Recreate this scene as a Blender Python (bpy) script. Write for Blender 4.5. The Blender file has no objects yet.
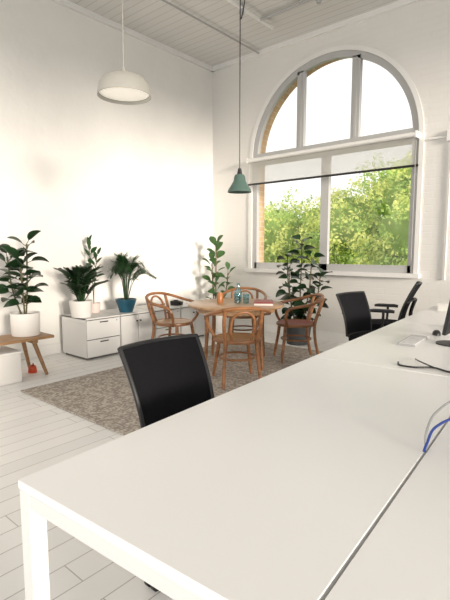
import bpy, math, random
from mathutils import Vector, Matrix
random.seed(7)
sc=bpy.context.scene
sc.view_settings.view_transform='Standard'
sc.view_settings.look='None'
sc.view_settings.exposure=0.22

# ---------------- materials ----------------
def mat(name,col,rough=0.5,metal=0.0,bump=0.0,bscale=40,var=0.0,vscale=6,trans=0.0,spec=0.5,stretch=(1,1,1),emit=0.0):
    m=bpy.data.materials.new(name); m.use_nodes=True
    nt=m.node_tree; N=nt.nodes; L=nt.links
    p=N['Principled BSDF']
    p.inputs['Base Color'].default_value=(*col,1); p.inputs['Roughness'].default_value=rough
    p.inputs['Metallic'].default_value=metal; p.inputs['Specular IOR Level'].default_value=spec
    tc=N.new('ShaderNodeTexCoord'); mp=N.new('ShaderNodeMapping'); mp.inputs['Scale'].default_value=stretch
    L.new(tc.outputs['Object'],mp.inputs['Vector'])
    if var>0:
        n=N.new('ShaderNodeTexNoise'); n.inputs['Scale'].default_value=vscale; n.inputs['Detail'].default_value=5
        L.new(mp.outputs[0],n.inputs['Vector'])
        r=N.new('ShaderNodeValToRGB'); r.color_ramp.elements[0].position=0.3; r.color_ramp.elements[1].position=0.7
        r.color_ramp.elements[0].color=(*[c*(1-var) for c in col],1)
        r.color_ramp.elements[1].color=(*[min(1,c*(1+var)) for c in col],1)
        L.new(n.outputs['Fac'],r.inputs[0]); L.new(r.outputs[0],p.inputs['Base Color'])
    if bump>0:
        n=N.new('ShaderNodeTexNoise'); n.inputs['Scale'].default_value=bscale; n.inputs['Detail'].default_value=4
        L.new(mp.outputs[0],n.inputs['Vector'])
        b=N.new('ShaderNodeBump'); b.inputs['Strength'].default_value=bump; b.inputs['Distance'].default_value=0.02
        L.new(n.outputs['Fac'],b.inputs['Height']); L.new(b.outputs[0],p.inputs['Normal'])
    if trans>0:
        t=N.new('ShaderNodeBsdfTranslucent'); t.inputs[0].default_value=(*[min(1,c*1.6) for c in col],1)
        mx=N.new('ShaderNodeMixShader'); mx.inputs[0].default_value=trans
        out=N['Material Output']
        L.new(p.outputs[0],mx.inputs[1]); L.new(t.outputs[0],mx.inputs[2]); L.new(mx.outputs[0],out.inputs[0])
    if emit>0:
        p.inputs['Emission Color'].default_value=(*col,1); p.inputs['Emission Strength'].default_value=emit
    return m

def floor_mat():
    m=bpy.data.materials.new('painted_floorboards'); m.use_nodes=True
    N=m.node_tree.nodes; L=m.node_tree.links; p=N['Principled BSDF']
    tc=N.new('ShaderNodeTexCoord'); mp=N.new('ShaderNodeMapping'); mp.inputs['Rotation'].default_value=(0,0,math.radians(90))
    L.new(tc.outputs['Object'],mp.inputs[0])
    b=N.new('ShaderNodeTexBrick'); b.inputs['Scale'].default_value=1.0
    b.inputs['Brick Width'].default_value=1.9; b.inputs['Row Height'].default_value=0.145
    b.inputs['Mortar Size'].default_value=0.003; b.inputs['Mortar Smooth'].default_value=0.2
    b.inputs['Color1'].default_value=(.84,.83,.81,1); b.inputs['Color2'].default_value=(.79,.78,.765,1)
    b.inputs['Mortar'].default_value=(.45,.43,.40,1)
    L.new(mp.outputs[0],b.inputs['Vector']); L.new(b.outputs['Color'],p.inputs['Base Color'])
    p.inputs['Roughness'].default_value=0.42
    bp=N.new('ShaderNodeBump'); bp.invert=True; bp.inputs['Strength'].default_value=.3; bp.inputs['Distance'].default_value=.008
    L.new(b.outputs['Fac'],bp.inputs['Height']); L.new(bp.outputs[0],p.inputs['Normal'])
    return m
def brick_mat():
    m=bpy.data.materials.new('tan_brick'); m.use_nodes=True
    N=m.node_tree.nodes; L=m.node_tree.links; p=N['Principled BSDF']
    tc=N.new('ShaderNodeTexCoord')
    sp=N.new('ShaderNodeSeparateXYZ'); L.new(tc.outputs['Object'],sp.inputs[0])
    ad=N.new('ShaderNodeMath'); ad.operation='ADD'; L.new(sp.outputs[0],ad.inputs[0]); L.new(sp.outputs[1],ad.inputs[1])
    cb=N.new('ShaderNodeCombineXYZ'); L.new(ad.outputs[0],cb.inputs[0]); L.new(sp.outputs[2],cb.inputs[1])
    b=N.new('ShaderNodeTexBrick'); b.inputs['Scale'].default_value=1
    b.inputs['Brick Width'].default_value=.22; b.inputs['Row Height'].default_value=.085; b.inputs['Mortar Size'].default_value=.006
    b.inputs['Color1'].default_value=(.62,.42,.24,1); b.inputs['Color2'].default_value=(.52,.34,.19,1); b.inputs['Mortar'].default_value=(.62,.50,.36,1)
    L.new(cb.outputs[0],b.inputs['Vector']); L.new(b.outputs['Color'],p.inputs['Base Color']); p.inputs['Roughness'].default_value=.9
    return m
def pbrick_mat():
    m=bpy.data.materials.new('painted_brick'); m.use_nodes=True
    N=m.node_tree.nodes; L=m.node_tree.links; p=N['Principled BSDF']
    p.inputs['Base Color'].default_value=(.75,.735,.705,1); p.inputs['Roughness'].default_value=.7
    tc=N.new('ShaderNodeTexCoord'); sp=N.new('ShaderNodeSeparateXYZ'); L.new(tc.outputs['Object'],sp.inputs[0])
    cb=N.new('ShaderNodeCombineXYZ'); L.new(sp.outputs[0],cb.inputs[0]); L.new(sp.outputs[2],cb.inputs[1])
    b=N.new('ShaderNodeTexBrick'); b.inputs['Scale'].default_value=1
    b.inputs['Brick Width'].default_value=.24; b.inputs['Row Height'].default_value=.085; b.inputs['Mortar Size'].default_value=.006; b.inputs['Mortar Smooth'].default_value=.6
    n=N.new('ShaderNodeTexNoise'); n.inputs['Scale'].default_value=8; n.inputs['Detail'].default_value=5; L.new(tc.outputs['Object'],n.inputs[0])
    ma=N.new('ShaderNodeMath'); ma.operation='SUBTRACT'
    L.new(cb.outputs[0],b.inputs['Vector']); L.new(n.outputs['Fac'],ma.inputs[0]); L.new(b.outputs['Fac'],ma.inputs[1])
    bp=N.new('ShaderNodeBump'); bp.inputs['Strength'].default_value=.3; bp.inputs['Distance'].default_value=.008
    L.new(ma.outputs[0],bp.inputs['Height']); L.new(bp.outputs[0],p.inputs['Normal'])
    return m
def ceil_mat():
    m=bpy.data.materials.new('ceiling_boards'); m.use_nodes=True
    N=m.node_tree.nodes; L=m.node_tree.links; p=N['Principled BSDF']
    tc=N.new('ShaderNodeTexCoord'); mp=N.new('ShaderNodeMapping'); mp.inputs['Rotation'].default_value=(0,0,math.radians(0))
    L.new(tc.outputs['Object'],mp.inputs[0])
    b=N.new('ShaderNodeTexBrick'); b.inputs['Scale'].default_value=1
    b.inputs['Brick Width'].default_value=40; b.inputs['Row Height'].default_value=0.13; b.inputs['Mortar Size'].default_value=.007
    b.inputs['Color1'].default_value=(.68,.67,.65,1); b.inputs['Color2'].default_value=(.65,.64,.62,1); b.inputs['Mortar'].default_value=(.52,.51,.49,1)
    L.new(mp.outputs[0],b.inputs['Vector']); L.new(b.outputs['Color'],p.inputs['Base Color']); p.inputs['Roughness'].default_value=.6
    return m
def rug_mat():
    m=bpy.data.materials.new('woven_rug'); m.use_nodes=True
    N=m.node_tree.nodes; L=m.node_tree.links; p=N['Principled BSDF']
    tc=N.new('ShaderNodeTexCoord')
    v=N.new('ShaderNodeTexVoronoi'); v.inputs['Scale'].default_value=34; v.inputs['Randomness'].default_value=.6
    n=N.new('ShaderNodeTexNoise'); n.inputs['Scale'].default_value=16; n.inputs['Detail'].default_value=4
    L.new(tc.outputs['Object'],v.inputs[0]); L.new(tc.outputs['Object'],n.inputs[0])
    a=N.new('ShaderNodeMath'); a.operation='MULTIPLY_ADD'; a.inputs[1].default_value=.75
    L.new(v.outputs['Distance'],a.inputs[0]); L.new(n.outputs['Fac'],a.inputs[2])
    r=N.new('ShaderNodeValToRGB'); e=r.color_ramp.elements
    e[0].position=.60; e[0].color=(.56,.51,.45,1); e[1].position=1.0; e[1].color=(.28,.24,.205,1)
    L.new(a.outputs[0],r.inputs[0]); L.new(r.outputs[0],p.inputs['Base Color']); p.inputs['Roughness'].default_value=.95
    b=N.new('ShaderNodeBump'); b.invert=True; b.inputs['Strength'].default_value=.35; b.inputs['Distance'].default_value=.012
    L.new(v.outputs['Distance'],b.inputs['Height']); L.new(b.outputs[0],p.inputs['Normal'])
    return m
def blind_mat():
    m=bpy.data.materials.new('blind_fabric'); m.use_nodes=True
    N=m.node_tree.nodes; L=m.node_tree.links; out=N['Material Output']
    N.remove(N['Principled BSDF'])
    d=N.new('ShaderNodeBsdfTranslucent'); d.inputs[0].default_value=(.8,.78,.74,1)
    d2=N.new('ShaderNodeBsdfDiffuse'); d2.inputs[0].default_value=(.75,.73,.7,1)
    t=N.new('ShaderNodeBsdfTransparent')
    m1=N.new('ShaderNodeMixShader'); m1.inputs[0].default_value=.5
    m2=N.new('ShaderNodeMixShader'); m2.inputs[0].default_value=.6
    L.new(d.outputs[0],m1.inputs[1]); L.new(d2.outputs[0],m1.inputs[2]); L.new(m1.outputs[0],m2.inputs[1]); L.new(t.outputs[0],m2.inputs[2]); L.new(m2.outputs[0],out.inputs[0])
    return m
def glass_mat(name='window_glass',tint=(1,1,1),g=.05):
    m=bpy.data.materials.new(name); m.use_nodes=True
    N=m.node_tree.nodes; L=m.node_tree.links; out=N['Material Output']
    N.remove(N['Principled BSDF'])
    t=N.new('ShaderNodeBsdfTransparent'); t.inputs[0].default_value=(*tint,1)
    gl=N.new('ShaderNodeBsdfGlossy'); gl.inputs['Roughness'].default_value=.02
    mx=N.new('ShaderNodeMixShader'); mx.inputs[0].default_value=g
    L.new(t.outputs[0],mx.inputs[1]); L.new(gl.outputs[0],mx.inputs[2]); L.new(mx.outputs[0],out.inputs[0])
    return m

M=dict(
 wall=mat('painted_wall',(.80,.785,.755),.75,bump=.25,bscale=9,var=.02,vscale=3), pbrick=pbrick_mat(),
 white=mat('white_paint',(.80,.79,.77),.45),
 frame=mat('window_frame_paint',(.46,.46,.455),.45),
 desk=mat('white_laminate',(.87,.86,.845),.33,spec=.6),
 metalw=mat('white_powdercoat',(.72,.72,.71),.4),
 cab=mat('cabinet_white',(.66,.655,.64),.4),
 cabgap=mat('cabinet_gap',(.10,.10,.10),.7),
 floor=floor_mat(), brick=brick_mat(), ceil=ceil_mat(), rug=rug_mat(), blind=blind_mat(), glass=glass_mat(),
 tglass=glass_mat('tumbler_glass',(.70,.86,.88),.15),
 wood=mat('bentwood',(.24,.105,.042),.35,var=.3,vscale=8,stretch=(1,1,4)),
 tabwood=mat('table_wood',(.42,.25,.13),.33,var=.2,vscale=7,stretch=(1,9,1)),
 cane=mat('seat_ply',(.38,.21,.10),.45,var=.15),
 redseat=mat('seat_leather_red',(.30,.10,.08),.5),
 bench=mat('bench_wood',(.30,.17,.08),.5,var=.25,vscale=6,stretch=(6,1,6)),
 black=mat('black_plastic',(.012,.012,.013),.45),
 mesh=mat('black_mesh',(.008,.008,.010),.9,bump=.4,bscale=220,spec=.15),
 dmetal=mat('dark_metal',(.05,.05,.05),.4,metal=.7),
 chrome=mat('chrome',(.6,.6,.6),.25,metal=1),
 potw=mat('pot_white',(.74,.72,.69),.5),
 potp=mat('pot_blush',(.72,.60,.56),.5),
 teal=mat('pot_teal',(.012,.075,.12),.3,var=.15),
 potd=mat('pot_dark',(.05,.055,.06),.5),
 soil=mat('soil',(.05,.03,.02),.95,bump=.5),
 leafd=mat('leaf_dark',(.012,.036,.012),.35,var=.35,vscale=5,trans=.08),
 leafm=mat('leaf_mid',(.024,.07,.022),.4,var=.35,vscale=5,trans=.15),
 leafl=mat('leaf_light',(.06,.13,.042),.45,var=.3,vscale=5,trans=.3),
 stem=mat('stem',(.10,.09,.04),.7),
 trunk=mat('trunk',(.14,.09,.05),.8),
 tree1=mat('foliage_a',(.72,.80,.26),.7,var=.3,vscale=.9,trans=.45),
 tree2=mat('foliage_b',(.38,.52,.15),.7,var=.4,vscale=1.2,trans=.4),
 lampw=mat('lamp_white',(.44,.425,.385),.5),
 lampin=mat('lamp_inner',(.9,.86,.76),.5,emit=.35),
 lampg=mat('lamp_green',(.075,.13,.11),.4),
 orange=mat('orange_plastic',(.55,.07,.02),.4),
 amber=mat('amber_jar',(.42,.16,.05),.3),
 book=mat('book_cover',(.28,.07,.06),.5), paper=mat('paper',(.8,.78,.74),.7),
 blue=mat('blue_cable',(.03,.07,.35),.4), cablew=mat('grey_cable',(.40,.40,.40),.5),
 screen=mat('screen_glass',(.01,.01,.012),.12), key=mat('keyboard_keys',(.7,.7,.7),.5),
 asphalt=mat('lawn',(.10,.14,.05),.9,var=.3,vscale=2),
)

# ---------------- mesh builder ----------------
class MB:
    def __init__(s): s.v=[];s.f=[];s.m=[];s.mats=[];s.X=Matrix.Identity(4)
    def mi(s,k):
        if k not in s.mats: s.mats.append(k)
        return s.mats.index(k)
    def add(s,vs,fs,k):
        o=len(s.v); i=s.mi(k)
        s.v+= [tuple(s.X@Vector(p)) for p in vs]
        for f in fs: s.f.append(tuple(o+a for a in f)); s.m.append(i)
    def box(s,c,d,k,rz=0,ry=0,rx=0):
        R=Matrix.Rotation(rz,3,'Z')@Matrix.Rotation(ry,3,'Y')@Matrix.Rotation(rx,3,'X')
        vs=[]
        for z in(-.5,.5):
            for x,y in((-.5,-.5),(.5,-.5),(.5,.5),(-.5,.5)):
                vs.append(Vector(c)+R@Vector((x*d[0],y*d[1],z*d[2])))
        s.add(vs,[(3,2,1,0),(4,5,6,7),(0,1,5,4),(1,2,6,5),(2,3,7,6),(3,0,4,7)],k)
    def b2(s,a,b,k): s.box([(a[i]+b[i])/2 for i in range(3)],[abs(b[i]-a[i]) for i in range(3)],k)
    def tube(s,P,r,k,seg=8,closed=False,flat=1.0):
        P=[Vector(p) for p in P]; n=len(P)
        if not isinstance(r,(list,tuple)): r=[r]*n
        vs=[];fs=[]; ref=None
        for i in range(n):
            a=P[i-1] if (i>0 or closed) else P[i]; b=P[(i+1)%n] if (i<n-1 or closed) else P[i]
            t=(b-a).normalized()
            if ref is None:
                ref=Vector((0,0,1)) if abs(t.z)<.9 else Vector((1,0,0))
                ref=(ref-t*ref.dot(t)).normalized()
            else: ref=(ref-t*ref.dot(t)).normalized()
            bi=t.cross(ref)
            for j in range(seg):
                q=2*math.pi*j/seg
                vs.append(P[i]+ref*math.cos(q)*r[i]+bi*math.sin(q)*r[i]*flat)
        m=n if closed else n-1
        for i in range(m):
            for j in range(seg):
                a=i*seg+j;b=i*seg+(j+1)%seg;c=((i+1)%n)*seg+(j+1)%seg;d=((i+1)%n)*seg+j
                fs.append((a,b,c,d))
        if not closed:
            fs.append(tuple(range(seg))[::-1]); fs.append(tuple((n-1)*seg+j for j in range(seg)))
        s.add(vs,fs,k)
    def lathe(s,prof,c,k,seg=36):
        vs=[];fs=[]
        for r,z in prof:
            for j in range(seg):
                q=2*math.pi*j/seg; vs.append((c[0]+r*math.cos(q),c[1]+r*math.sin(q),c[2]+z))
        for i in range(len(prof)-1):
            for j in range(seg):
                fs.append((i*seg+j,i*seg+(j+1)%seg,(i+1)*seg+(j+1)%seg,(i+1)*seg+j))
        s.add(vs,fs,k)
    def leaf(s,base,d,L,W,k,droop=.3,fold=.15,shape='ov',n=6,roll=0):
        base=Vector(base); d=Vector(d).normalized()
        side=d.cross(Vector((0,0,1)))
        if side.length<.05: side=Vector((1,0,0))
        side.normalize(); side=Matrix.Rotation(roll,3,d)@side
        vs=[];fs=[]; p=base.copy(); cur=d.copy()
        for i in range(n+1):
            t=i/n
            if shape=='ov': w=math.sin(math.pi*min(1,t**.85))**.75
            elif shape=='ob': w=math.sin(math.pi*t**1.35)**.7 if 0<t<1 else 0
            else: w=math.sin(math.pi*(t*.9+.08))
            w=max(w,.02)*W/2
            u=side.cross(cur).normalized()
            vs+= [p-side*w+u*w*fold*2, p.copy(), p+side*w+u*w*fold*2]
            cur=(cur-Vector((0,0,1))*droop/n).normalized(); p=p+cur*L/n
        for i in range(n):
            a=i*3; fs+=[(a,a+1,a+4,a+3),(a+1,a+2,a+5,a+4)]
        s.add(vs,fs,k)
    def obj(s,name,loc=(0,0,0),rz=0,bevel=0,parent=None,link=True):
        me=bpy.data.meshes.new(name); me.from_pydata(s.v,[],s.f)
        for k in s.mats: me.materials.append(M[k])
        me.polygons.foreach_set('material_index',s.m); me.validate(); me.update()
        me.shade_smooth(); me.set_sharp_from_angle(angle=math.radians(38))
        o=bpy.data.objects.new(name,me); sc.collection.objects.link(o)
        o.location=loc; o.rotation_euler=(0,0,rz)
        if bevel:
            b=o.modifiers.new('bevel','BEVEL'); b.width=bevel; b.segments=2; b.limit_method='ANGLE'; b.angle_limit=math.radians(50)
        if parent: o.parent=parent
        return o
def inst(o,name,loc,rz=0,sub=None):
    n=bpy.data.objects.new(name,o.data); sc.collection.objects.link(n); n.location=loc; n.rotation_euler=(0,0,rz)
    return n
def cr(P,n=6,closed=False):
    P=[Vector(p) for p in P]; out=[]; N=len(P)
    rng=N if closed else N-1
    for i in range(rng):
        if closed: a,b,c,d=P[i-1],P[i],P[(i+1)%N],P[(i+2)%N]
        else: a,b,c,d=P[max(i-1,0)],P[i],P[i+1],P[min(i+2,N-1)]
        for j in range(n):
            t=j/n
            out.append(.5*((2*b)+(c-a)*t+(2*a-5*b+4*c-d)*t*t+(3*b-a-3*c+d)*t**3))
    if not closed: out.append(P[-1])
    return out

# ---------------- room ----------------
XL=-5.6; YF=6.22; ZC=4.56; XR=3.6; YB=-3.0
o=MB(); o.b2((XL-.3,YB,-.1),(XR+.3,YF+.3,0),'floor'); o.obj('floor')
o=MB(); o.b2((XL-.3,YB,ZC),(XR+.3,YF+.4,ZC+.12),'ceil'); o.obj('ceiling')
o=MB(); o.b2((XL-.3,YB,0),(XL,YF+.4,ZC),'wall'); o.obj('wall_left')
wx0,wx1,wz0,wzs=-4.71,-2.01,1.07,2.87; cx=(wx0+wx1)/2; R=(wx1-wx0)/2
def wallmesh():
    o=MB(); y0=YF; ym=YF+.08; y1=YF+.36; N=48
    arc=[(cx-R*math.cos(math.pi*i/N), wzs+R*math.sin(math.pi*i/N)) for i in range(N+1)]
    for y,k,fl in((y0,'pbrick',0),(y1,'brick',1)):
        def q(a,b,c,d):
            f=(0,1,2,3) if not fl else (3,2,1,0)
            o.add([(p[0],y,p[1]) for p in(a,b,c,d)],[f],k)
        q((XL-.3,0),(wx0,0),(wx0,ZC),(XL-.3,ZC)); q((wx1,0),(XR+.3,0),(XR+.3,ZC),(wx1,ZC)); q((wx0,0),(wx1,0),(wx1,wz0),(wx0,wz0))
        for i in range(N): q(arc[i],arc[i+1],(arc[i+1][0],ZC),(arc[i][0],ZC))
    loop=[(wx0,wz0)]+arc+[(wx1,wz0)]
    for i in range(len(loop)):
        a=loop[i]; b=loop[(i+1)%len(loop)]
        o.add([(a[0],y0,a[1]),(b[0],y0,b[1]),(b[0],ym,b[1]),(a[0],ym,a[1])],[(0,1,2,3)],'wall')
        o.add([(a[0],ym,a[1]),(b[0],ym,b[1]),(b[0],y1,b[1]),(a[0],y1,a[1])],[(0,1,2,3)],'brick')
    return o.obj('wall_far')
wallmesh()
o=MB(); x0,x1=XR,XR+.3  # unseen right wall, added with openings to shape sunlight on the left wall
o.b2((x0,YB,0),(x1,YF+.4,.7),'wall'); o.b2((x0,YB,4.25),(x1,YF+.4,ZC),'wall')
for a,b in((YB,-2.6),(.3,.8),(5.75,YF+.4)): o.b2((x0,a,.7),(x1,b,4.25),'wall')
o.obj('sun_shaping_wall_right')
o=MB(); o.b2((XL,YB,ZC-.07),(XL+.05,YF,ZC),'white'); o.b2((XL,YF-.05,ZC-.07),(XR,YF,ZC),'white'); o.obj('trim_1')
o=MB(); o.b2((XL,YB,0),(XL+.02,YF,.14),'white'); o.obj('baseboard_left',bevel=.004)
o=MB(); o.b2((XL,YF-.02,0),(XR,YF,.14),'white'); o.obj('baseboard_far',bevel=.004)

# window
o=MB()
def band(ro,ri,y0,y1,k,N=48):
    vs=[];fs=[]
    for i in range(N+1):
        a=math.pi*i/N
        for r,y in((ro,y0),(ri,y0),(ri,y1),(ro,y1)): vs.append((cx-r*math.cos(a),y,wzs+r*math.sin(a)))
    for i in range(N):
        for j in range(4):
            fs.append((i*4+j,i*4+(j+1)%4,i*4+4+(j+1)%4,i*4+4+j))
    o.add(vs,fs,k)
fy0,fy1=YF+.01,YF+.08
band(R-.002,R-.095,fy0,fy1,'frame'); band(R+.05,R-.01,YF-.015,YF+.003,'white')
for x in(wx0+.045,wx1-.045): o.b2((x-.047,fy0,wz0),(x+.047,fy1,wzs),'frame')
o.b2((wx0-.06,YF-.02,wz0),(wx0,YF+.002,wzs),'white'); o.b2((wx1,YF-.02,wz0),(wx1+.06,YF+.002,wzs),'white')
o.b2((wx0,fy0-.006,wzs-.10),(wx1,fy1,wzs+.09),'frame')
o.b2((wx0+.05,fy0,wz0),(wx1-.05,fy1,wz0+.10),'frame')
o.b2((wx0-.09,YF-.09,wz0-.06),(wx1+.09,YF+.02,wz0),'white')
o.b2((cx-.065,fy0,wz0),(cx+.065,fy1,wzs),'frame')
zt=wzs+math.sqrt((R-.04)**2-.445**2)
for s_ in(-.445,.445):
    o.b2((cx+s_-.062,fy0,wzs),(cx+s_+.062,fy1,zt-.03),'frame')
    o.b2((cx+s_-.02,fy0-.008,wzs+.09),(cx+s_+.02,fy0,zt-.05),'frame')
N=32; vs=[(cx-(R-.05)*math.cos(math.pi*i/N),YF+.05,wzs+(R-.05)*math.sin(math.pi*i/N)) for i in range(N+1)]
vs+=[(wx1-.05,YF+.05,wz0+.05),(wx0+.05,YF+.05,wz0+.05)]
o.add(vs,[tuple(range(len(vs)))],'glass')
o.obj('window_1')
o=MB(); yb=YF-.13
o.tube([(wx0+.0,yb,wzs-.03),(wx1-.0,yb,wzs-.03)],.032,'white',12)
for x in(wx0,wx1): o.b2((x-.012,yb-.03,wzs-.07),(x+.012,YF-.021,wzs+.01),'white')
o.b2((wx0+.02,yb+.02,2.46),(wx1-.02,yb+.022,wzs-.04),'blind')
o.tube([(wx0+.0,yb+.021,2.455),(wx1+.03,yb+.021,2.455)],.016,'dmetal',8)
o.tube([(wx1+.0,yb,wzs-.1),(wx1+.0,yb,1.25)],.004,'cablew',6)
o.obj('roller_blind')
o=MB()
o.tube([(wx1+.12,YF-.02,2.78),(1.5,YF-.02,2.78)],.014,'white',8)
o.tube([(-1.62,YF-.02,2.78),(-1.62,YF-.02,1.0)],.012,'white',8)
o.b2((-1.67,YF-.05,2.72),(-1.57,YF,2.86),'white')
o.obj('wall_conduit')
o=MB()
o.tube([(-4.55,YB+.2,ZC-.05),(-4.55,YF-.06,ZC-.05)],.013,'cablew',8)
o.tube([(-3.9,YB+.2,ZC-.06),(-3.9,5.6,ZC-.06),],.022,'white',8)
o.tube([(-3.9,5.3,ZC-.06),(-3.3,5.3,ZC-.06),(-3.0,5.3,ZC-.06)],.02,'cablew',8)
o.lathe([(0,-.14),(.03,-.14),(.035,-.1),(.02,-.06),(.02,0)],(-3.9,4.9,ZC),'cablew',12)
o.lathe([(0,-.14),(.03,-.14),(.035,-.1),(.02,-.06),(.02,0)],(-3.0,5.3,ZC),'cablew',12)
o.obj('ceiling_pipe')

# ---------------- exterior ----------------
def blobtree(name,blobs,nl,ka,kb,trunkbase):
    o=MB()
    for (bx,by,bz,br) in blobs:
        vs=[];fs=[];S=10;T=16
        for i in range(S+1):
            th=math.pi*i/S
            for j in range(T):
                ph=2*math.pi*j/T; r=br*.62*(1+.15*math.sin(5*ph+3*th+bx))
                vs.append((bx+r*math.sin(th)*math.cos(ph),by+r*math.sin(th)*math.sin(ph),bz+r*math.cos(th)*.85))
        for i in range(S):
            for j in range(T): fs.append((i*T+j,(i+1)*T+j,(i+1)*T+(j+1)%T,i*T+(j+1)%T))
        o.add(vs,fs,kb)
        ncl=int(80*br)
        for c in range(ncl):
            u=Vector((random.gauss(0,1),random.gauss(0,1),random.gauss(0,1))).normalized()
            pc=Vector((bx,by,bz))+Vector((u.x,u.y,u.z*.9))*br*random.uniform(.6,1.2)
            kk=ka if random.random()<.6 else kb
            for _ in range(int(nl/80)):
                p=pc+Vector((random.gauss(0,1),random.gauss(0,1),random.gauss(0,.8)))*.14
                a=Vector((random.gauss(0,1),random.gauss(0,1),random.gauss(0,1))).normalized()
                b=a.cross(u+Vector((.01,.02,.03))).normalized(); q=random.uniform(.035,.08)
                o.add([p-a*q,p+b*q*.5,p+a*q,p-b*q*.5],[(0,1,2,3)],kk)
    for b in trunkbase: o.tube([(b[0],b[1],-.35),(b[0]+.1,b[1],b[2])],[.18,.09],'trunk',8)
    return o.obj(name)
blobtree('tree',[(-10.5,14,1.5,1.4),(-9.0,13.4,2.0,1.3),(-7.6,13.8,1.3,1.3),(-7.9,14.2,2.3,.9),(-9.4,14.5,.4,1.5),(-11.8,15,2.1,1.4),(-8.4,13.6,.2,1.3)],2600,'tree1','tree2',[(-9,14,1.5),(-10.8,14.5,1)])
blobtree('tree.001',[(-6.2,13.2,2.0,1.3),(-5.0,13.6,3.0,1.1),(-4.2,13.0,2.0,1.5),(-5.6,13.3,.9,1.3),(-2.6,13.5,2.6,1.5),(-6.6,14,2.6,.8),(-3.9,13.5,3.2,1.0)],2600,'tree1','tree2',[(-5,13.6,2),(-3,13.5,1.5)])
o=MB(); o.b2((-40,YF+.45,-.5),(20,50,-.35),'asphalt'); o.obj('ground_outside')

# ---------------- desks ----------------
DX,DY=-1.225,.54; ph=math.radians(3.6); DW=.865; DH=.74
def desk(name,l0,l1,w0,w1):
    o=MB(); t=.025
    o.b2((w0,l0,DH-t),(w1,l1-.008,DH),'desk')
    lg=.05
    for x in(w0+.002,w1-.002-lg):
        for y in(l0+.002,l1-.010-lg): o.b2((x,y,0.008),(x+lg,y+lg,DH-t-.001),'metalw')
        o.b2((x+.01,l0+.053,DH-.070),(x+lg-.01,l1-.061,DH-t-.001),'metalw')
    for y in(l0+.002,l1-.010-lg): o.b2((w0+.053,y+.0,DH-.070),(w1-.053,y+lg,DH-t-.001),'metalw')
    for x in(w0+.027,w1-.027):
        for y in(l0+.027,l1-.035): o.lathe([(0,0),(.02,0),(.02,.008)],(x,y,0),'black',12)
    return o.obj(name,(DX,DY,0),ph,bevel=.002)
rows=[0,1.86,3.5,4.95]
k=0
for c in range(2):
    for i in range(3):
        nm='office_desk' if k==0 else 'office_desk.%03d'%k
        desk(nm,rows[i],rows[i+1],c*(DW+.008),c*(DW+.008)+DW); k+=1
def D(w,l,z=DH):
    c,s=math.cos(ph),math.sin(ph); return (DX+w*c-l*s,DY+w*s+l*c,z)

# ---------------- office chairs ----------------
def office_chair(name,loc,rz,arms=False,top=.95,lean=.12,base=.35,hw=.215):
    o=MB()
    zb,zt_=.50,top; nx=10;nz=12; vs=[];fs=[]
    def P(u,v,off=0):
        w=hw+.022*v
        x=-.20-lean*v**1.2-.03+.045*u*u+.02*math.sin(v*math.pi)
        return Vector((x+off,u*w,zb+(zt_-zb)*v))
    for off in(.006,-.012):
        for i in range(nz+1):
            for j in range(nx+1):
                vs.append(P(-1+2*j/nx,i/nz,off))
    A=(nz+1)*(nx+1)
    for i in range(nz):
        for j in range(nx):
            a=i*(nx+1)+j; fs.append((a,a+1,a+nx+2,a+nx+1)); fs.append((A+a,A+a+nx+1,A+a+nx+2,A+a+1))
    o.add(vs,fs,'mesh')
    loop=[P(u,0) for u in(-.93,-.4,0,.4,.93)]+[P(1,v) for v in(.03,.25,.5,.75,.97)]+[P(u,1) for u in(.94,.4,0,-.4,-.94)]+[P(-1,v) for v in(.97,.75,.5,.25,.03)]
    o.tube(cr(loop,4,True),.011,'black',8,True)
    o.tube(cr([P(0,.62,-.045),P(0,.3,-.055),(-.30,0,.46),(-.12,0,.41),(0,0,.41)],5),.022,'black',8,flat=1.6)
    o.tube(cr([P(-.95,.55,-.012),P(-.5,.6,-.03),P(0,.62,-.045),P(.5,.6,-.03),P(.95,.55,-.012)],5),.011,'black',8)
    vs=[];fs=[];T=32
    prof=[(.0,.0),(.9,.0),(1,.02),(1,.05),(.93,.075),(.5,.085),(0,.085)]
    for r,z in prof:
        for j in range(T):
            q=2*math.pi*j/T; e=.45
            sx=math.copysign(abs(math.cos(q))**e,math.cos(q)); sy=math.copysign(abs(math.sin(q))**e,math.sin(q))
            vs.append((.03+.235*r*sx,.235*r*sy,.43+z-(.015*max(0,sx) if r>.5 else 0)))
    for i in range(len(prof)-1):
        for j in range(T): fs.append((i*T+j,i*T+(j+1)%T,(i+1)*T+(j+1)%T,(i+1)*T+j))
    o.add(vs,fs,'mesh')
    o.box((0,0,.405),(.22,.2,.05),'black')
    o.tube([(0,0,.4),(0,0,.22)],.025,'chrome',14); o.tube([(0,0,.27),(0,0,.07)],.035,'black',14)
    for i in range(5):
        a=2*math.pi*i/5+base; c,s=math.cos(a),math.sin(a)
        o.tube([(c*.02,s*.02,.115),(c*.18,s*.18,.10),(c*.34,s*.34,.075)],[.03,.024,.018],'black',8)
        o.tube([(c*.335,s*.335,.08),(c*.335,s*.335,.04)],.01,'black',6)
        for sg in(-1,1):
            o.tube([(c*.34-s*sg*.008,s*.34+c*sg*.008,.03),(c*.34-s*sg*.028,s*.34+c*sg*.028,.03)],.029,'black',14)
    if arms:
        for sg in(-1,1):
            o.tube(cr([(0,sg*.2,.43),(-.02,sg*.28,.46),(-.03,sg*.29,.6),(-.03,sg*.29,.655)],4),.016,'black',8)
            o.tube([(-.15,sg*.285,.665),(-.1,sg*.285,.67),(.08,sg*.285,.67),(.13,sg*.28,.665)],[.018,.022,.022,.016],'black',10,flat=1.7)
    return o.obj(name,loc,rz)
office_chair('office_chair',(-1.345,1.46,0),math.radians(-4),top=.925,lean=.16,base=-.23)
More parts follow.
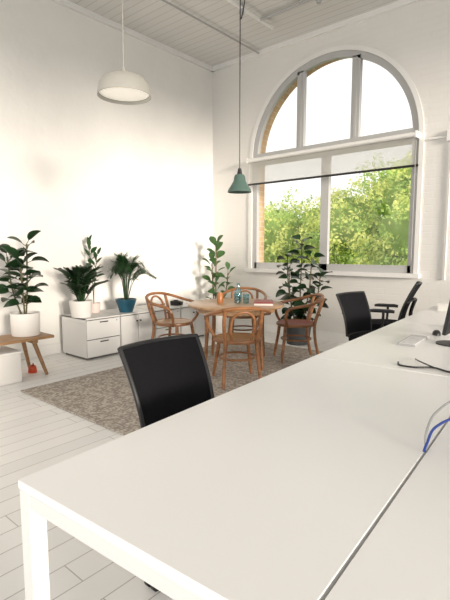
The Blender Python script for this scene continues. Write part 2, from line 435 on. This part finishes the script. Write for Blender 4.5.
office_chair('office_chair.001',(-1.78,4.42,.016),math.radians(-10),top=.91)
office_chair('office_chair.002',(-2.07,5.36,.016),math.radians(196),True,top=.98,lean=.18)

# ---------------- dining set ----------------
o=MB(); T=(-3.43,4.22)
o.lathe([(0,.742),(.565,.742),(.575,.735),(.575,.718),(.565,.71),(0,.71)],(0,0,0),'tabwood',64)
o.lathe([(.44,.71),(.47,.71),(.47,.65),(.44,.65),(.44,.71)],(0,0,0),'tabwood',48)
for i in range(4):
    a=math.pi/4+i*math.pi/2+.2; c,s=math.cos(a),math.sin(a)
    o.tube(cr([(c*.44,s*.44,.70),(c*.44,s*.44,.4),(c*.47,s*.47,.018)],5),[.026]*6+[.022]*3+[.017,.017],'wood',10)
o.obj('dining_table',(T[0],T[1],0),.4)

def dchair(name,seat,loc,rz,S=1.1):
    o=MB(); k='wood'; o.X=Matrix.Diagonal((S,S,1.03,1))
    o.lathe([(.0,.452),(.19,.455),(.2,.462),(.2,.466),(0,.456)],(0,0,0),seat,36)
    o.tube([(.21*math.cos(2*math.pi*i/36),.21*math.sin(2*math.pi*i/36),.452) for i in range(36)],.019,k,8,True,flat=.75)
    for s in(-1,1):
        o.tube(cr([(.155,s*.135,.445),(.17,s*.155,.28),(.205,s*.19,.018)],5),[.0185]*5+[.017]*4+[.014]*2,k,8)
        o.tube(cr([(-.235,s*.175,.018),(-.185,s*.155,.25),(-.175,s*.145,.45),(-.215,s*.165,.62),(-.262,s*.165,.775)],5),.017,k,8)
        o.tube(cr([(.13,s*.175,.44),(.17,s*.225,.52),(.175,s*.262,.62),(.13,s*.275,.672)],6),.016,k,8)
    hoop=[(.13,-.275,.672),(.04,-.288,.69),(-.08,-.283,.712),(-.19,-.235,.75),(-.265,-.13,.785),(-.285,0,.795),(-.265,.13,.785),(-.19,.235,.75),(-.08,.283,.712),(.04,.288,.69),(.13,.275,.672)]
    o.tube(cr(hoop,6),.018,k,10)
    o.tube(cr([(-.18,-.085,.46),(-.215,-.105,.58),(-.25,-.095,.69),(-.27,-.05,.745),(-.275,0,.757),(-.27,.05,.745),(-.25,.095,.69),(-.215,.105,.58),(-.18,.085,.46)],5),.013,k,8)
    o.tube([(.165*math.cos(2*math.pi*i/30)-.005,.165*math.sin(2*math.pi*i/30),.27) for i in range(30)],.011,k,8,True)
    return o.obj(name,loc,rz)
def face(x,y): return math.atan2(T[1]-y,T[0]-x)
dchair('dining_armchair','cane',(-2.91,3.60,.003),face(-2.91,3.60)+.2,S=1.12)
dchair('dining_armchair.001','redseat',(-2.96,4.83,.003),face(-2.96,4.83)-.1)
dchair('dining_armchair.002','cane',(-4.19,3.90,.003),face(-4.19,3.90)-.25)
dchair('dining_armchair.003','cane',(-3.92,4.98,.003),face(-3.92,4.98))
o=MB(); o.b2((-4.33,1.98,.002),(-1.80,5.45,.014),'rug'); o.obj('area_rug',bevel=.004)
tz=.742
o=MB(); o.lathe([(0,0),(.035,0),(.038,.02),(.038,.10),(.028,.115),(.028,.13),(0,.13)],(0,0,0),'amber',20); o.obj('glass_jar',(-3.58,4.10,tz))
o=MB(); o.lathe([(0,0),(.033,0),(.038,.11),(.035,.11),(.031,.006),(0,.006)],(0,0,0),'tglass',20)
g=o.obj('drinking_glass',(-3.42,4.23,tz)); inst(g,'drinking_glass.001',(-3.33,4.29,tz))
o=MB(); o.lathe([(0,0),(.042,0),(.045,.02),(.045,.13),(.02,.18),(.018,.22),(.022,.23),(.018,.23),(.015,.18),(.04,.13),(.04,.01),(0,.01)],(0,0,0),'tglass',24); o.obj('water_bottle',(-3.50,4.35,tz))
o=MB(); o.b2((-.11,-.15,0),(.11,.15,.022),'paper'); o.b2((-.115,-.155,.022),(.115,.155,.027),'book'); o.b2((-.1,-.14,.027),(.1,.14,.04),'book'); o.obj('book',(-3.12,4.36,tz),.6)

# ---------------- cabinets ----------------
def cabinet(name,y0,y1,kind,xf=-4.90,xb=-5.48,h=.53):
    o=MB(); g=.004
    o.b2((xb,y0,.03),(xf-.02,y1,h),'cab'); o.b2((xb+.03,y0+.02,.0),(xf-.05,y1-.02,.03),'cabgap')
    o.b2((xf-.0205,y0+.004,.035),(xf-.017,y1-.004,h-.012),'cabgap')
    if kind=='dr':
        for a,b in((.035,.255),(.262,.505)):
            o.b2((xf-.016,y0+.004,a),(xf,y1-.004,b-.004),'cab')
            ym=(y0+y1)/2; o.b2((xf,ym-.06,b-.04),(xf+.012,ym+.06,b-.027),'dmetal')
        o.tube([(xf,y1-.05,.47),(xf+.004,y1-.05,.47)],.008,'dmetal',10)
    else:
        ym=(y0+y1)/2
        for a,b in((y0+.004,ym-.004),(ym+.004,y1-.004)): o.b2((xf-.016,a,.035),(xf,b,.501),'cab')
        for s in(-.03,.03): o.tube([(xf,ym+s,.42),(xf+.02,ym+s,.42)],.010,'black',10)
    o.b2((xb,y0,h-.018),(xf,y1,h),'cab')
    return o.obj(name,bevel=.0015)
cabinet('storage_cabinet',3.10,3.60,'dr'); cabinet('storage_cabinet.001',3.615,4.20,'do')
cabinet('storage_cabinet.002',4.215,4.70,'dr'); cabinet('storage_cabinet.003',4.72,5.30,'do')
ch=.53
o=MB(); o.b2((-.09,-.12,0),(.09,.12,.03),'paper'); o.b2((-.08,-.11,.03),(.08,.11,.05),'book'); o.b2((-.08,-.1,.05),(.07,.1,.075),'paper'); o.obj('book_stack',(-5.15,4.45,ch),.2)
o=MB(); o.b2((-.07,-.05,0),(.07,.05,.07),'black'); o.tube([(.07,0,.035),(.11,0,.035)],.03,'dmetal',14); o.b2((-.03,-.02,.07),(.03,.02,.085),'black'); o.obj('camera_body',(-5.1,4.80,ch),.3)
o=MB(); o.lathe([(0,0),(.035,0),(.04,.08),(.036,.08),(.03,.006),(0,.006)],(0,0,0),'potw',18); o.tube(cr([(.036,0,.065),(.06,0,.06),(.06,0,.03),(.034,0,.018)],4),.005,'potw',6); o.obj('coffee_mug',(-5.2,5.08,ch))

o=MB()
o.b2((-5.12,1.1,.405),(-4.92,2.56,.435),'bench'); o.b2((-4.915,1.1,.405),(-4.70,2.56,.435),'bench')
for y,sy in((1.3,-.1),(2.36,.1)):
    o.b2((-5.08,y-.03,.365),(-4.74,y+.03,.404),'bench')
    for x,sx in((-5.04,-.07),(-4.78,.07)):
        o.tube([(x,y,.38),(x+sx,y+sy,0.0)],[.026,.019],'bench',8)
o.obj('wooden_bench',bevel=.003)
o=MB(); o.b2((-.2,-.22,0),(.2,.22,.012),'potw')
for a in((-.2,-.22,-.188,.22),(.188,-.22,.2,.22),(-.2,-.22,.2,-.208),(-.2,.208,.2,.22)): o.b2((a[0],a[1],.012),(a[2],a[3],.31),'potw')
o.b2((-.21,-.23,.311),(.21,.23,.33),'white')
o.obj('storage_box',(-4.84,1.93,0),bevel=.006)
o=MB(); o.lathe([(0,0),(.045,0),(.05,.01),(.04,.07),(.02,.085),(.02,.08)],(0,0,0),'orange',20)
o.tube(cr([(.04,0,.03),(.08,0,.06),(.11,0,.09)],4),[.010]*5+[.008]*4,'orange',8); o.tube(cr([(-.04,0,.02),(-.08,0,.05),(-.065,0,.09),(-.02,0,.082)],4),.005,'orange',6)
o.obj('watering_can',(-4.92,2.40,0),-.6)

# ---------------- plants ----------------
def pot(o,r0,r1,h,k,saucer=True,foot=0):
    o.lathe([(0,foot),(r0,foot),(r0*1.03,foot+.01),(r1,foot+h-.01),(r1,foot+h),(r1*.93,foot+h),(r1*.9,foot+h-.03)],(0,0,0),k)
    o.lathe([(r1*.92,foot+h-.03),(0,foot+h-.025)],(0,0,0),'soil')
def leaves_along(o,path,n,L,W,k,shape='ov',t0=.25,up=.45,droop=.5,seed=1,phi0=0):
    rnd=random.Random(seed); pts=cr(path,10)
    for i in range(n):
        t=t0+(1-t0)*i/(n-1); p=pts[min(len(pts)-1,int(t*(len(pts)-1)))]
        a=phi0+i*2.4+rnd.uniform(-.3,.3); e=up+rnd.uniform(-.2,.25)+.5*(t**4)
        d=Vector((math.cos(a)*math.cos(e),math.sin(a)*math.cos(e),math.sin(e)))
        q=p+d*L*.22; o.tube([p,q],.004,'stem',5)
        s=rnd.uniform(.75,1.1); o.leaf(q,d,L*s,W*s,k,droop+rnd.uniform(-.2,.3),shape=shape,roll=rnd.uniform(-.8,.8),n=7)
o=MB(); pot(o,.145,.155,.25,'potw')
h=.25
for j,(dx,dy,hh,n) in enumerate(((.02,.03,.76,17),(-.10,-.08,.62,15),(.10,-.06,.55,15))):
    P=[(dx*.3,dy*.3,h-.03),(dx,dy,h+hh*.4),(dx*1.2,dy*1.4,h+hh)]
    o.tube(cr(P,6),[.009]*13,'stem',6); leaves_along(o,P,n,.205,.155,'leafd','ov',.28,.35,.6,seed=11+j,phi0=j)
o.obj('rubber_plant',(-4.95,2.36,.436))
o=MB(); pot(o,.12,.145,.21,'potw'); rnd=random.Random(5)
for i in range(20):
    a=i*2.4; sp=rnd.uniform(.2,.44); hh=rnd.uniform(.20,.42)
    if math.cos(a)<0: sp*=.45
    P=[(.03*math.cos(a),.03*math.sin(a),.18),(sp*.45*math.cos(a),sp*.45*math.sin(a),.2+hh*.75),(sp*math.cos(a),sp*.8*math.sin(a),.2+hh)]
    pts=cr(P,8); o.tube(pts,[.008-.0003*q for q in range(len(pts))],'leafm',6)
    for q in range(4,len(pts)):
        t=(pts[q]-pts[q-1]).normalized(); sd=t.cross(Vector((0,0,1))).normalized()
        for s in(-1,1): o.leaf(pts[q],t*.6+sd*s+Vector((0,0,.35)),.095,.044,'leafd',.25,n=4)
    o.leaf(pts[-1],t,.08,.035,'leafd',.2,n=4)
o.obj('zz_plant',(-5.14,3.18,ch))
o=MB(); pot(o,.075,.09,.13,'potp')
for j,(dx,dy,hh) in enumerate(((-.05,-.02,.82),(.03,.05,.66))):
    P=[(0,0,.1),(dx*.2,dy*.3,.1+hh*.5),(dx,dy,.1+hh)]
    o.tube(cr(P,6),.005,'stem',6); leaves_along(o,P,12,.13,.065,'leafm','ov',.4,.7,.2,seed=31+j)
o.obj('potted_fig',(-5.37,3.52,ch))
o=MB(); pot(o,.09,.145,.18,'teal'); rnd=random.Random(9)
for i in range(30):
    a=i*2.4+.3; sp=rnd.uniform(.14,.40); hh=rnd.uniform(.56,.70)-sp*.55
    if math.cos(a)<0: sp*=.6
    c,s=math.cos(a),math.sin(a)*.8
    P=[(.02*c,.02*s,.13),(sp*.35*c,sp*.35*s,.16+hh*.7),(sp*.75*c,sp*.75*s,.16+hh),(sp*1.25*c,sp*1.25*s,.16+hh*.88)]
    pts=cr(P,8); o.tube(pts,[.004-.00012*q for q in range(len(pts))],'leafm',5)
    for q in range(8,len(pts)):
        t=(pts[q]-pts[q-1]).normalized(); sd=t.cross(Vector((0,0,1)))
        if sd.length<.05: continue
        sd.normalize(); l=.13*math.sin(math.pi*(.25+.7*(q-7)/(len(pts)-7)))+.04
        for sg in(-1,1):
            o.leaf(pts[q],t*1.0+sd*sg*.75+Vector((0,0,.2)),l,.009,'leafm',.35,n=4,shape='nn')
            if q%2: o.leaf(pts[q]+t*.008,t*.9+sd*sg*.8+Vector((0,0,.05)),l*.95,.009,'leafd',.4,n=4,shape='nn')
o.obj('potted_palm',(-5.08,3.84,ch))
o=MB(); pot(o,.15,.19,.34,'potw')
for j,(dx,dy,hh,n) in enumerate(((.03,-.02,1.15,17),(-.1,.05,.85,13),(.14,.1,.7,11))):
    P=[(dx*.3,dy*.3,.3),(dx,dy,.3+hh*.5),(dx*1.3,dy*1.2,.3+hh)]
    o.tube(cr(P,6),.01,'trunk',6); leaves_along(o,P,n,.19,.125,'leafl','ob',.2,.6,.5,seed=51+j,phi0=j*2)
o.obj('fiddle_leaf_fig',(-5.1,5.72,0))
o=MB(); pot(o,.16,.2,.32,'potd')
for j,(dx,dy,hh,n) in enumerate(((.02,.02,1.22,26),(-.19,.03,1.0,22),(.2,-.05,1.0,22),(-.08,-.1,.85,18),(.28,.02,.75,18))):
    P=[(dx*.3,dy*.3,.28),(dx,dy,.28+hh*.5),(dx*1.2,dy*1.2,.28+hh)]
    o.tube(cr(P,6),.009,'stem',6); leaves_along(o,P,n,.19,.16,'leafd','ov',.10,.25,.9,seed=71+j,phi0=j*1.3)
o.obj('ficus_plant',(-3.48,5.74,0))

# ---------------- pendant lamps ----------------
o=MB()
o.lathe([(.0,.085),(.035,.085),(.11,.078),(.165,.055),(.198,.01),(.212,-.045),(.214,-.08),(.207,-.08),(.204,-.04),(.185,.0),(.15,.038),(.09,.06),(0,.068)],(0,0,0),'lampw',48)
o.lathe([(0,.0),(.20,.0)],(0,0,-.055),'lampin',40)
o.lathe([(0,.14),(.012,.14),(.018,.12),(.022,.085)],(0,0,0),'lampw',20)
o.tube([(0,0,.13),(0,0,ZC-2.69)],.004,'lampw',6)
o.lathe([(0,ZC-2.69-.03),(.05,ZC-2.69-.03),(.05,ZC-2.69)],(0,0,0),'lampw',20)
o.obj('pendant_lamp',(-3.09,2.37,2.69))
o=MB(); zz=2.11
o.lathe([(.03,.125),(.05,.12),(.062,.10),(.07,.05),(.10,.0),(.13,-.045),(.138,-.075),(.132,-.075),(.12,-.04),(.07,.03),(.05,.09),(0,.10)],(0,0,0),'lampg',40)
o.lathe([(0,.19),(.018,.19),(.022,.17),(.03,.125)],(0,0,0),'black',18)
o.lathe([(0,.03),(.018,.025),(.028,.0),(.022,-.02),(0,-.03)],(0,0,0),'lampin',16)
o.tube([(0,0,.16),(0,0,ZC-zz)],.006,'black',6)
o.tube(cr([(0,0,ZC-zz-.62),(.04,-.03,ZC-zz-.68),(.06,.0,ZC-zz-.5),(.02,.05,ZC-zz-.3),(-.12,.3,ZC-zz-.02)],6),.006,'black',6)
o.obj('pendant_lamp.001',(-3.30,4.12,zz))

# ---------------- things on desks ----------------
o=MB()
o.b2((-.06,-.2,.001),(.06,.2,.012),'cablew')
for r in range(5):
    for c in range(14): 
        x=-.048+r*.0215; y=-.185+c*.027; o.b2((x,y,.012),(x+.018,y+.023,.016),'key')
o.obj('keyboard',(-1.03,3.25,DH),ph)
o=MB(); o.lathe([(0,0),(.1,0),(.1,.008),(0,.012)],(0,0,0),'black',32)
o.tube([(0.02,0,.01),(.03,0,.2)],.018,'black',10)
o.box((0,.13,.22),(.022,.5,.29),'black',ry=.16); o.box((-.012,.13,.22),(.004,.48,.27),'screen',ry=.16)
o.obj('computer_monitor',(-.80,3.32,DH),.0)
o=MB(); vs=[];fs=[]
for i,(r,z) in enumerate(((1,.001),(1,.012),(.85,.026),(.5,.034),(0,.036))):
    for j in range(16):
        q=2*math.pi*j/16; vs.append((.03*r*math.cos(q),.05*r*math.sin(q),z))
for i in range(4):
    for j in range(16): fs.append((i*16+j,i*16+(j+1)%16,(i+1)*16+(j+1)%16,(i+1)*16+j))
o.add(vs,fs,'black'); o.obj('computer_mouse',(-.98,3.62,DH),.3)
o=MB(); o.b2((-.1,-.14,.001),(.1,.14,.012),'paper'); o.box((.02,.01,.016),(.19,.26,.007),'white',rz=.2); o.obj('paper_stack',(-.93,3.98,DH+.001),.25)
o=MB(); z=.006
o.tube(cr([(-.89,2.56,z),(-.86,2.50,z),(-.78,2.50,z),(-.70,2.56,z),(-.6,2.52,z),(-.5,2.58,z),(-.4,2.5,z)],8),.005,'black',6)
o.tube(cr([(-.84,2.70,z),(-.78,2.60,z+.012),(-.66,2.50,z+.012),(-.5,2.47,z)],8),.004,'black',6)
o.obj('power_cable',(0,0,DH))
o=MB()
a=D(.868,.86,.746)
o.tube(cr([a,(a[0]-.0,a[1]+.03,.765),(a[0]+.0,a[1]+.12,.79),(a[0]+.05,a[1]+.25,.80),(a[0]+.17,a[1]+.38,.77),(a[0]+.32,a[1]+.4,.746)],8),.0045,'blue',8)
o.tube(cr([(a[0],a[1]+.02,.746),(a[0]-.01,a[1]+.05,.79),(a[0]-.01,a[1]+.16,.83),(a[0]+.04,a[1]+.3,.85),(a[0]+.18,a[1]+.42,.80),(a[0]+.33,a[1]+.45,.746)],8),.004,'cablew',8)
o.obj('network_cable')
o=MB(); o.b2((-.12,-.15,.0),(.12,.15,.07),'paper'); o.b2((-.125,-.155,.07),(.125,.155,.085),'white'); o.obj('paper_box',(-1.25,5.2,DH),bevel=.003)

# ---------------- light ----------------
w=bpy.data.worlds.new('World'); sc.world=w; w.use_nodes=True
bg=w.node_tree.nodes['Background']; bg.inputs[0].default_value=(1,.985,.96,1); bg.inputs[1].default_value=1.12
s=bpy.data.lights.new('sun','SUN'); s.energy=4.3; s.angle=math.radians(11); s.color=(1,.90,.78)
so=bpy.data.objects.new('sun',s); sc.collection.objects.link(so)
so.rotation_euler=Vector((-.96,.25,-.125)).to_track_quat('-Z','Y').to_euler()

cam=bpy.data.cameras.new('camera'); co=bpy.data.objects.new('camera',cam); sc.collection.objects.link(co)
cam.sensor_fit='VERTICAL'; cam.sensor_height=36; cam.lens=453/600*36; cam.clip_start=.02
co.location=(0,0,1.38); co.rotation_euler=(math.radians(90-6.3),0,math.radians(40.5))
sc.camera=co
